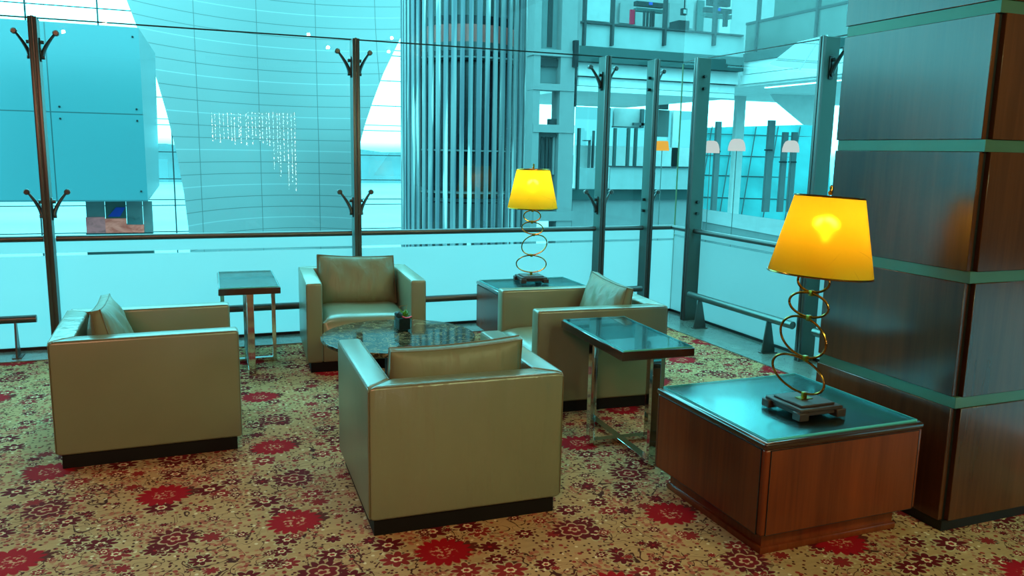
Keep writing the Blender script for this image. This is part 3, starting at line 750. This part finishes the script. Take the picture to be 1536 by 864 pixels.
# low hills / apron clutter far beyond the facade
def hills(b):
    pts = []; n = 60
    for i in range(n + 1):
        x = -120 + 300 * i / n; pts.append((x, 1.5 + 1.2 * math.sin(i * .7) + random.uniform(0, 1.4)))
    lo = [b.verts.new((x, 200, -7)) for x, h in pts]; hi = [b.verts.new((x, 204, -7 + 7.2 + h * .6)) for x, h in pts]
    for i in range(n): b.faces.new((lo[i], lo[i + 1], hi[i + 1], hi[i]))
struct(mk('hills_outside', hills, plain('hazy_trees', (.10, .15, .16, 1), .9, var=.3, scale=.15)))

# large curved panel wall
LE = [(-80, 158), (0, 190), (60, 213), (115, 234), (170, 250), (230, 265), (290, 276), (345, 283), (420, 288)]
RE = [(-80, 655), (0, 626), (50, 604), (110, 575), (150, 560), (185, 548), (215, 540), (345, 538), (420, 538)]
def interp(T, y):
    for (y0, x0), (y1, x1) in zip(T, T[1:]):
        if y <= y1: return x0 + (x1 - x0) * (y - y0) / (y1 - y0)
    return T[-1][1]
def shell(b):
    nr, nc = 50, 16; G = {}
    for i in range(nr + 1):
        y = -80 + 500 * i / nr
        for j in range(nc + 1):
            s_ = j / nc; px = interp(LE, y) + (interp(RE, y) - interp(LE, y)) * s_
            G[i, j] = b.verts.new(WY(px, y, 29 + 2 * s_ + 2.2 * 4 * s_ * (1 - s_)))
    for i in range(nr):
        for j in range(nc): b.faces.new((G[i, j], G[i, j + 1], G[i + 1, j + 1], G[i + 1, j]))
cwall = mk('curved_wall', shell, M['shell'], None, math.radians(80)); tag(cwall, 'huge curved panelled wall outside with fine horizontal joints', 'wall')

# hanging pavilion at left
pv = thing('glass_pavilion', 'big blue-green glass pavilion box floating outside at left', 'pavilion')
xp = -.745
vv = [(-14, 16, .52), (xp, 16, .52), (xp, 16, 3.53), (-14, 16, 3.53), (-14, 22, .52), (xp, 22, .52), (xp, 24, 3.9), (-14, 24, 3.9)]
me = bpy.data.meshes.new('body'); me.from_pydata(vv, [], [(0, 1, 2, 3), (1, 5, 6, 2), (3, 2, 6, 7), (0, 4, 5, 1), (4, 7, 6, 5)]); me.update(); link('body', me, M['pavilion'], pv)
mk('panel_bolt', lambda b: [bm_cyl(b, (xp - sx, 15.985, .52 + sz), (xp - sx, 16, .52 + sz), .018, 8) for sx in (.1, 1.3, 1.6, 2.8) for sz in (.18, 1.42, 1.62, 2.85)], M['o_dark'], pv)
# printed display boards under the pavilion
box('support', -13, 17, -7, -6, 22, .52, M['o_pale'], pv)
db = thing('display_board', 'row of printed landscape boards under the pavilion, brown rocks below blue sky', 'display')
for (x0, y0, x1, y1, m, yy) in ((129, 302, 157, 326, 'o_pale', 18.02), (129, 326, 158, 350, 'rock_grey', 18), (158, 302, 189, 328, 'o_teal', 18.02), (158, 328, 190, 350, 'rock_red', 18), (190, 302, 214, 337, 'o_pale', 18.02), (190, 337, 216, 350, 'rock_red', 18), (215, 302, 229, 350, 'o_pale', 18.02)):
    pbox('printed_panel', x0, y0, x1, y1, yy, .05, M[m], db)
def para(b):
    vs = [b.verts.new(WY(px, py, 17.99)) for px, py in ((162, 325), (180, 325), (188, 311), (174, 311))]; b.faces.new(vs)
mk('blue_sign', para, M['o_blue'], db)
mk('peak', lambda b: [b.faces.new([b.verts.new(WY(px, py, 17.98)) for px, py in q]) for q in (((190, 337), (214, 337), (209, 325), (201, 330), (194, 324)),)], M['o_post'], db)
box('stand', WY(129, 350, 18).x, 18, -7, WY(229, 350, 18).x, 18.4, WY(129, 350, 18).z, M['o_mid'], db)

# striped round lift core
core = thing('lift_core', 'round lift tower outside wrapped in vertical metal strips over dark glass', 'tower')
kx, ky, kr = WY(702, 200, 15.6).x, 15.6, 1.33
def strips(b):
    n = 54
    for i in range(n):
        a = 2 * PI * i / n; c, s_ = math.cos(a), math.sin(a); wd = .041 + .008 * (i % 3 == 0)
        t = Vector((-s_, c, 0)); o = Vector((c, s_, 0)); p = Vector((kx, ky, 0))
        vs = [b.verts.new(p + o * r_ + t * q + Vector((0, 0, z))) for z in (-7, 7) for r_, q in ((kr, -wd), (kr, wd), (kr - .04, wd), (kr - .04, -wd))]
        for q in ((0, 1, 5, 4), (1, 2, 6, 5), (2, 3, 7, 6), (3, 0, 4, 7)): b.faces.new([vs[k] for k in q])
def strip_mat():
    t = NT('lift_core_strips'); v = t.coords((5, 5, .22)); n = t.noise(v, 1.4, 2)
    c = t.mix(t.step(n, .40, .56), (.075, .085, .10, 1), (.16, .17, .175, 1)); c = t.mix(t.step(n, .60, .66), c, (.5, .5, .5, 1))
    t.bsdf(c, .35, 0, None, .3); return t.m
mk('strip_screen', strips, strip_mat(), core)
def band_mat():
    t = NT('lift_core_bands'); pos = t.n('NewGeometry').outputs['Position']; s_ = t.n('SeparateXYZ'); t.l(pos, s_.inputs[0])
    nz = t.noise(t.coords((3, 3, .6)), 2.0, 4)
    cr_ = t.n('ValToRGB'); cr_.color_ramp.interpolation = 'CONSTANT'
    f = t.math('DIVIDE', t.math('ADD', s_.outputs[2], 3), 8); t.l(f, cr_.inputs[0])
    el = cr_.color_ramp.elements; D = (.004, .006, .011, 1); P_ = (.075, .085, .085, 1)
    stops = [(0, P_), (.44, (.01, .012, .02, 1)), (.445, (.14, .15, .15, 1)), (.453, D), (.795, P_), (.815, (.6, .13, .11, 1)), (.855, D), (.875, P_), (.92, D), (.945, P_)]
    el[0].position, el[0].color = stops[0]; el[1].position, el[1].color = stops[1]
    for p_, c in stops[2:]:
        e = el.new(p_); e.color = c
    col = t.mix(t.math('MULTIPLY', t.step(nz, .55, .75), .35), cr_.outputs[0], (.06, .06, .07, 1))
    t.bsdf(col, .25); return t.m
mk('inner_drum', lambda b: bm_lathe(b, [(.90, -7), (.90, 7)], 64, (kx, ky, 0)), band_mat(), core)
mk('floor_ring', lambda b: [bm_lathe(b, [(.91, z), (1.28, z), (1.28, z + .03), (.91, z + .03)], 48, (kx, ky, 0), False) for z in (-.55, .74, 1.52, 3.2, 6.0)], M['o_pale'], core)
# glass lift tower frame beside it
lt = thing('lift_shaft', 'pale framed lift shaft beside the striped round tower', 'tower')
YL = 13.5
for x0, x1 in ((799, 809), (839, 862)): pbox('pillar', x0, -60, x1, 460, YL, .35, M['o_pale'], lt)
for y0, y1 in ((72, 82), (124, 134), (186, 198), (318, 332)): pbox('beam', 800, y0, 862, y1, YL - .02, .3, M['o_pale'], lt)
pbox('glazing', 808, -60, 840, 73, YL + .2, .05, M['o_post'], lt); pbox('glazing', 822, -20, 829, 70, YL + .18, .02, M['o_dark'], lt)
pbox('glazing', 808, 82, 840, 124, YL + .2, .05, M['o_post'], lt); pbox('beam', 810, 88, 838, 99, YL + .12, .05, M['o_dark'], lt)
pbox('screen', 824, 178, 841, 187, YL + .1, .1, M['o_dark'], lt)
pbox('glazing', 808, 198, 840, 318, YL + .25, .05, M['o_strip'], lt)
for x in (811, 818, 823, 834): pbox('bar', x, 204, x + 3, 300, YL + .15, .05, M['o_dark'], lt)
pbox('bar', 829, 204, 832, 262, YL + .13, .03, M['o_white'], lt); pbox('cabin_top', 804, 194, 834, 205, YL + .05, .12, M['o_dark'], lt); pbox('cabin_floor', 806, 300, 838, 312, YL + .1, .2, M['o_dark'], lt)
pbox('pillar', 866, -60, 870, 80, YL + .1, .2, M['o_pale'], lt); pbox('bracket', 862, 60, 868, 100, YL - .1, .1, M['o_black'], lt); pbox('bar', 862, 80, 866, 160, YL, .1, M['o_mull'], lt)

# upper balcony (parallel to the back glass)
ub = thing('upper_balcony', 'upper balcony outside with frosted parapet above a dark edge beam', 'balcony')
YBk = 15.0
A = WY(1122, 80, 15.0); xw = A.x; XMAX[0] = xw - .03
pbox('edge_beam', 868, 68, 1117, 91, YBk, .6, M['o_mid'], ub)
pbox('fascia', 868, 91, 1117, 113, YBk + .25, .3, M['o_fascia'], ub); pbox('fascia', 868, 114, 1117, 128, YBk + .35, .3, M['o_fascia'], ub)
pbox('joint', 868, 112.5, 1117, 114.5, YBk + .3, .3, M['o_mull'], ub)
pbox('parapet', 870, 33, 1117, 68, YBk + .1, .03, M['o_frost'], ub); pbox('rail', 868, 31, 1117, 33.5, YBk + .02, .08, M['o_mull'], ub)
for x in (877, 919, 998, 1073): pbox('post', x, -40, x + 3, 68, YBk, .12, M['o_mull'], ub)
pbox('slit', 925, 38, 990, 39.5, YBk + .09, .02, M['o_mid'], ub); pbox('slit', 1005, 44, 1040, 45.5, YBk + .09, .02, M['o_white'], ub)
box('deck', WY(868, 68, YBk).x, YBk + .6, WY(868, 74, YBk).z - .25, xw - .04, YBk + 5.2, WY(868, 74, YBk).z - .05, M['o_pale'], ub)
XMAX[0] = 999
# things on that balcony
ubk = thing('departure_hall_wall', 'pale hall wall with openings behind the upper balcony', 'wall')
pbox('wall', 862, -80, 1190, 131, 20.6, .2, M['o_white'], ubk)
for x0, y0, x1, y1, m in ((880, -60, 915, 30, 'o_frost'), (930, 4, 955, 34, 'o_pale'), (1004, 4, 1040, 40, 'o_pale'), (1046, 0, 1056, 46, 'o_mid'), (1080, -20, 1096, 50, 'o_frost')): pbox('opening', x0, y0, x1, y1, 20.45, .08, M[m], ubk)
sg1 = thing('overhead_sign', 'dark overhead sign left of the balcony post, behind the upper balcony', 'sign', None); pbox('board', 955, 1, 996, 8, 18.2, .15, M['o_dark'], sg1); pbox('board', 955, 11, 996, 16, 18.2, .15, M['o_mid'], sg1); pbox('screen', 974, 3, 979, 7, 18.18, .02, M['o_blue'], sg1)
sg2 = thing('overhead_sign', 'dark overhead sign at right, near the end of the upper balcony', 'sign', None); pbox('board', 1059, 10, 1098, 17, 18.2, .15, M['o_dark'], sg2); pbox('board', 1059, 19, 1098, 25, 18.2, .15, M['o_mid'], sg2); pbox('screen', 1076, 12, 1081, 16, 18.18, .02, M['o_blue'], sg2); pbox('board', 1064, -6, 1096, 7, 18.3, .15, M['o_dark'], sg2)
rd = thing('red_banner', 'narrow red banner standing on the upper balcony', 'banner'); pbox('cloth', 946, 14, 952, 36, 17.0, .06, M['o_red'], rd); pbox('frame', 951, 14, 953, 36, 17.02, .08, M['o_dark'], rd)
for k, (xs_, lb) in enumerate((((966, 971, 976, 980), 'group of dark upright frames under the left overhead sign'), ((1086, 1090), 'thin dark upright frame under the right overhead sign'))):
    g_ = thing('queue_gate', lb, 'frame'); 
    for x in xs_: pbox('upright', x, 16, x + 2.2, 40, 17.6, .06, M['o_dark'], g_)
clk = thing('hanging_clock', 'small dark square clock hanging over the upper balcony', 'clock'); pbox('case', 1024, 12, 1031, 22, 17.4, .1, M['o_dark'], clk); pbox('dial', 1025.5, 14, 1029.5, 20, 17.39, .01, M['o_frost'], clk); pbox('hanger', 1027, -40, 1028, 12, 17.45, .03, M['o_dark'], clk)
bn = thing('waste_bin', 'dark square bin behind the upper parapet', 'bin'); pbox('body', 1018, 30, 1034, 48, 16.6, .4, M['o_dark'], bn)

# lower gallery below it
lg = thing('lower_gallery', 'lower gallery outside with pale parapet, framed windows and slab edge', 'balcony')
ZF = WY(868, 128, 15.35).z - .01; xl_, xr_ = WY(862, 200, 15).x, WY(1117, 128, 15).x
box('soffit', xl_, 15.35, ZF - .1, xr_, 20.3, ZF, M['o_soffit'], lg)
pbox('slab_edge', 858, 284, 1054, 300, YBk, .5, M['o_mid'], lg); pbox('lower_wall', 858, 300, 1054, 470, YBk + .1, .3, M['o_white'], lg)
pbox('parapet', 866, 252, 905, 284, YBk + .1, .03, M['o_frost'], lg)
pbox('parapet', 915, 250, 1040, 284, YBk - .2, .03, M['o_frost'], lg); pbox('rail', 915, 248.5, 1040, 250.5, YBk - .25, .06, M['o_mull'], lg)
ga, gb, gz = WY(862, 200, 20.6).x, WY(1052, 200, 20.6).x, WY(950, 300, 20.6).z
quad('rear_glazing', [(ga, 20.6, gz), (gb, 20.6, gz), (gb, 20.6, ZF - .1), (ga, 20.6, ZF - .1)], M['o_dim'], lg)
pbox('dado', 862, 218, 1052, 300, 20.45, .1, M['o_fascia'], lg)
for x0, y0, x1, y1, m in ((922, 136, 962, 190, 'o_fascia'), (985, 136, 1004, 205, 'o_teal'), (1008, 134, 1018, 300, 'o_fascia'), (904, 134, 914, 300, 'o_pale')): pbox('window_bay', x0, y0, x1, y1, 20.45, .1, M[m], lg, 0, ZF - .1)
for x0, y0, x1, y1 in ((963, 132, 967, 192), (951, 184, 967, 188), (920, 189, 962, 191), (884, 210, 885.5, 252), (876, 210, 886, 211.5), (890, 196, 891.5, 252), (985, 137, 988, 200)): pbox('frame', x0, y0, x1, y1, 20.3, .1, M['o_post'], lg, 0, ZF - .1)
for x in (867, 921, 941, 952): pbox('post', x, 192, x + 3, 284, YBk - .1, .08, M['o_mid'], lg)
pbox('blue_screen', 990, 132, 1004, 150, 20.3, .08, M['o_dark'], lg, 0, ZF - .1)

# side wing running towards us on the right
sw = thing('side_balcony', 'angled balcony wing outside at upper right with teal glass parapet over a deep pale fascia', 'balcony')
def wing(name, zt, zb_, dx, mat, y1=7.2):
    box(name, xw + dx, y1, zb_, xw + dx + .25, 15.2, zt, mat, sw)
z75, z98, z110, z125 = A.z, WY(1122, 92, 15).z, WY(1122, 111, 15).z, WY(1122, 126, 15).z
zr = WY(1127, 36, 15).z
wing('parapet', zr, z75, .06, M['o_teal']); wing('rail', zr + .05, zr, .04, M['o_mull'])
wing('edge_beam', z75, z98, .0, M['o_mid']); wing('fascia', z98 - .01, z110, .05, M['o_fascia']); wing('fascia', z110 - .02, z125, .0, M['o_fascia'])
box('soffit', xw + .05, 7.2, z125 - .05, xw + 9, 19, z125, M['o_soffit'], sw)
quad('sloped_soffit', [WY(px, py, 16.5) for px, py in ((1150, 134), (1236, 130), (1236, 190), (1204, 187), (1162, 152))], M['o_soffit'], sw)
box('light_line', xw + .5, 8.5, z125 - .065, xw + .56, 15, z125 - .05, M['lightline'], sw)
box('rear_glazing', xw + 3.0, 7.2, zr - 1.2, xw + 3.1, 18, zr + 4, M['o_teal'], sw)
for y in (9.2, 11.2, 13.0, 14.8): box('post', xw + .02, y - .03, z75 - .1, xw + .1, y + .03, zr + 1.6, M['o_mull'], sw)
mk('downlight', lambda b: [bm_cyl(b, (xw + 1.2 + .9 * i, 10 + 2.3 * i, z125 - .06), (xw + 1.2 + .9 * i, 10 + 2.3 * i, z125 - .05), .07, 12) for i in range(3)], M['lightline'], sw)
# glowing panel standing in for a skylight's reflection in the glass
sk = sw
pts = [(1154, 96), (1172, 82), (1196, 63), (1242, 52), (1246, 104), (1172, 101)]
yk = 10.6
rl = quad('skylight_reflection', [WY(px, py, yk + .012 * (104 - py)) for px, py in pts], emit_mat('reflection_glow', (.95, .97, 1, 1), 1.35), sk)
def bars(b):
    for p0, p1 in (((1166, 88), (1244, 93)), ((1200, 104), (1232, 54)), ((1196, 64), (1244, 67)), ((1164, 90), (1244, 95.5))):
        bm_cyl(b, WY(p0[0], p0[1], yk - .02 + .012 * (104 - p0[1])), WY(p1[0], p1[1], yk - .02 + .012 * (104 - p1[1])), .008, 6)
mk('bar', bars, M['o_pale'], rl)

# far terrace to the right with a sloped glazed wall
tg = thing('sloped_glazing', 'sloped turquoise glazed wall outside at right, with thin slanting mullions', 'facade')
Yg = 24.0
def gpt(px, py): return WY(px, py, Yg + (325 - py) * .02)
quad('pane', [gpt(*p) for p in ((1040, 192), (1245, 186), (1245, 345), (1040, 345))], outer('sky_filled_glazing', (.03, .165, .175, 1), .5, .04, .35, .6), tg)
def gbars(b):
    for x in range(1050, 1240, 33): bm_cyl(b, gpt(x - 10, 344) - Vector((0, .1, 0)), gpt(x + 16, 190) - Vector((0, .1, 0)), .02, 6)
    for y in (200, 232, 262, 295): bm_cyl(b, gpt(1040, y) - Vector((0, .1, 0)), gpt(1245, y + 6), .016, 6)
mk('mullion_grid', gbars, M['o_mull'], tg)
tr = thing('terrace_ledge', 'white terrace ledge running outside along the right glass', 'ledge')
quad('ledge_face', [WY(1000, 306, 16), WY(1330, 352, 13.0), WY(1330, 385, 13.0), WY(1000, 322, 16)], M['o_ledge'], tr)
quad('lower_face', [WY(1000, 322, 16.02), WY(1330, 385, 13.02), WY(1330, 470, 13.02), WY(1000, 470, 16.02)], M['o_white'], tr)
wc = thing('gallery_pillar', 'pale pillar standing under the side balcony soffit at right', 'pillar'); pbox('shaft', 1101, 128, 1114, 330, 17.5, .12, M['o_fascia'], wc)
for k, (x, yt) in enumerate(((1072, 182), (1150, 180), (1172, 198), (1186, 198))):
    p_ = thing('far_glazing_post', ['left of the far pillar', 'tallest, right of the far pillar', 'between the two lamp reflections at right, left one', 'between the two lamp reflections at right, right one'][k] and ('grey post on the far terrace, ' + ['left of the far pillar', 'tallest, right of the far pillar', 'left one of a close pair', 'right one of a close pair'][k]), 'post')
    pbox('shaft', x, yt, x + (9 if k == 1 else 7), 318, 15.6, .08, M['o_post'], p_); pbox('arm', x - 2, yt + 44, x + 9, yt + 46, 15.56, .04, M['o_dark'], p_)
dg = thing('diagonal_beam', 'dark slanting roof beam under the side balcony at right', 'beam')
mk('shaft', lambda b: bm_tube(b, [WY(1184, 143, 17), WY(1222, 172, 17)], .05, 8), M['o_dark'], dg)
for k, (x, y, s_) in enumerate(((993, 218, 0), (1066, 219, 1), (1105, 216, 2), (1186, 218, 3))):  # glowing shades stand in for lamp reflections; poles and bases are added
    yy = 12.6; c = WY(x, y + 8, yy)
    lb = ['orange lamp reflection in the glass, left of the corner', 'pale pink lamp reflection in the glass, beside the wide grey-green post', 'pale pink lamp reflection in the glass, between the two far posts', 'pale pink lamp reflection in the glass, nearest the wooden column'][k]
    L = empty('lamp_reflection', (c.x, yy, -7), 0, lb, 'lamp')
    zc = c.z + 7
    mk('lamp_shade', lambda b: bm_lathe(b, [(.158, zc - .03), (.155, zc + .04), (.135, zc + .12), (.105, zc + .17), (.06, zc + .19)], 32, (0, 0, 0), False), M['o_orange'] if k == 0 else M['o_shade_reflection'], L) if k else mk('lamp_shade', lambda b: bm_lathe(b, [(.125, zc), (.105, zc + .14), (.095, zc + .17)], 32, (0, 0, 0), False), emit_mat('reflected_orange_glow', (1, .10, .006, 1), 5.5), L)
    mk('pole', lambda b: bm_cyl(b, (0, 0, 0), (0, 0, zc + .1), .008, 8), M['o_teal'], L)
    mk('base', lambda b: bm_lathe(b, [(.2, 0), (.2, .03), (.02, .05)], 24), M['o_pale'], L)

# ------------------------------------------------------------------ light
wd = bpy.data.worlds.new('world'); bpy.context.scene.world = wd; wd.use_nodes = True
nt_ = wd.node_tree; nt_.nodes.clear()
out = nt_.nodes.new('ShaderNodeOutputWorld'); bg = nt_.nodes.new('ShaderNodeBackground'); nt_.links.new(bg.outputs[0], out.inputs[0])
tc = nt_.nodes.new('ShaderNodeTexCoord'); sx = nt_.nodes.new('ShaderNodeSeparateXYZ'); nt_.links.new(tc.outputs['Generated'], sx.inputs[0])
rp = nt_.nodes.new('ShaderNodeValToRGB'); mr = nt_.nodes.new('ShaderNodeMapRange'); nt_.links.new(sx.outputs[2], mr.inputs[0])
mr.inputs[1].default_value = -.3; mr.inputs[2].default_value = .3
nt_.links.new(mr.outputs[0], rp.inputs[0]); e = rp.color_ramp.elements
e[0].position = .40; e[0].color = (.08, .10, .11, 1); e[1].position = .515; e[1].color = (1, 1, 1, 1)
e2 = rp.color_ramp.elements.new(.498); e2.color = (.30, .50, .55, 1)
nt_.links.new(rp.outputs[0], bg.inputs[0]); bg.inputs[1].default_value = 8.6
def area(name, loc, target, size, energy, color):
    d = bpy.data.lights.new(name, 'AREA'); d.shape = 'RECTANGLE'; d.size, d.size_y = size; d.energy = energy; d.color = color
    o = bpy.data.objects.new(name, d); COL.objects.link(o); o.location = loc
    o.rotation_euler = (Vector(target) - Vector(loc)).to_track_quat('-Z', 'Y').to_euler(); return o
def spot(loc, target, energy, color, ang=100):
    d = bpy.data.lights.new('downlight_spot', 'SPOT'); d.energy = energy; d.color = color; d.spot_size = math.radians(ang); d.spot_blend = .9; d.shadow_soft_size = .03
    o = bpy.data.objects.new('downlight_spot', d); COL.objects.link(o); o.location = loc
    o.rotation_euler = (Vector(target) - Vector(loc)).to_track_quat('-Z', 'Y').to_euler()
for x, y, tx, ty in ((-2.6, -1.2, -1.3, 4.0), (-1.2, -1.6, -.3, 3.4), (-2.0, -3.2, -.8, 3.2)):
    spot((x, y, ZC - .03), (tx, ty, .2), 215, (1, .42, .25), 72)
for x, y, tx, ty in ((2.0, -1.3, 1.5, 2.8), (3.4, -1.0, 2.6, 2.4), (2.6, -3.0, 1.8, 2.6), (3.8, -3.0, 2.8, 2.4)):
    spot((x, y, ZC - .03), (tx, ty, .2), 135, (.80, 1, .48), 84)
for x, y in ((.2, 4.6), (2.6, 4.7)):
    spot((x, y, ZC - .03), (x, y, 0), 46, (1, .84, .56), 130)

GROUPS = {'glazing_post': 'glazing posts of the lounge', 'handrail': 'handrails along the glass', 'foot_rail': 'low foot rails along the glass',
          'lamp_reflection': 'lamp reflections built beyond the glass', 'far_glazing_post': 'posts on the far terrace', 'overhead_sign': 'dark overhead signs', 'queue_gate': 'dark upright frames'}
for o in COL.objects:
    k = o.name.split('.')[0]
    if o.parent is None and k in GROUPS and o.get('label'): o['group'] = GROUPS[k]
sc = bpy.context.scene
sc.view_settings.view_transform = 'Standard'; sc.view_settings.look = 'None'; sc.view_settings.exposure = 0; sc.view_settings.gamma = 1
try:
    sc.cycles.use_denoising = True; sc.cycles.max_bounces = 10; sc.cycles.transparent_max_bounces = 24
    sc.cycles.diffuse_bounces = 4; sc.cycles.glossy_bounces = 5; sc.cycles.sample_clamp_indirect = 6; sc.cycles.caustics_reflective = False; sc.cycles.caustics_refractive = False
except Exception: pass
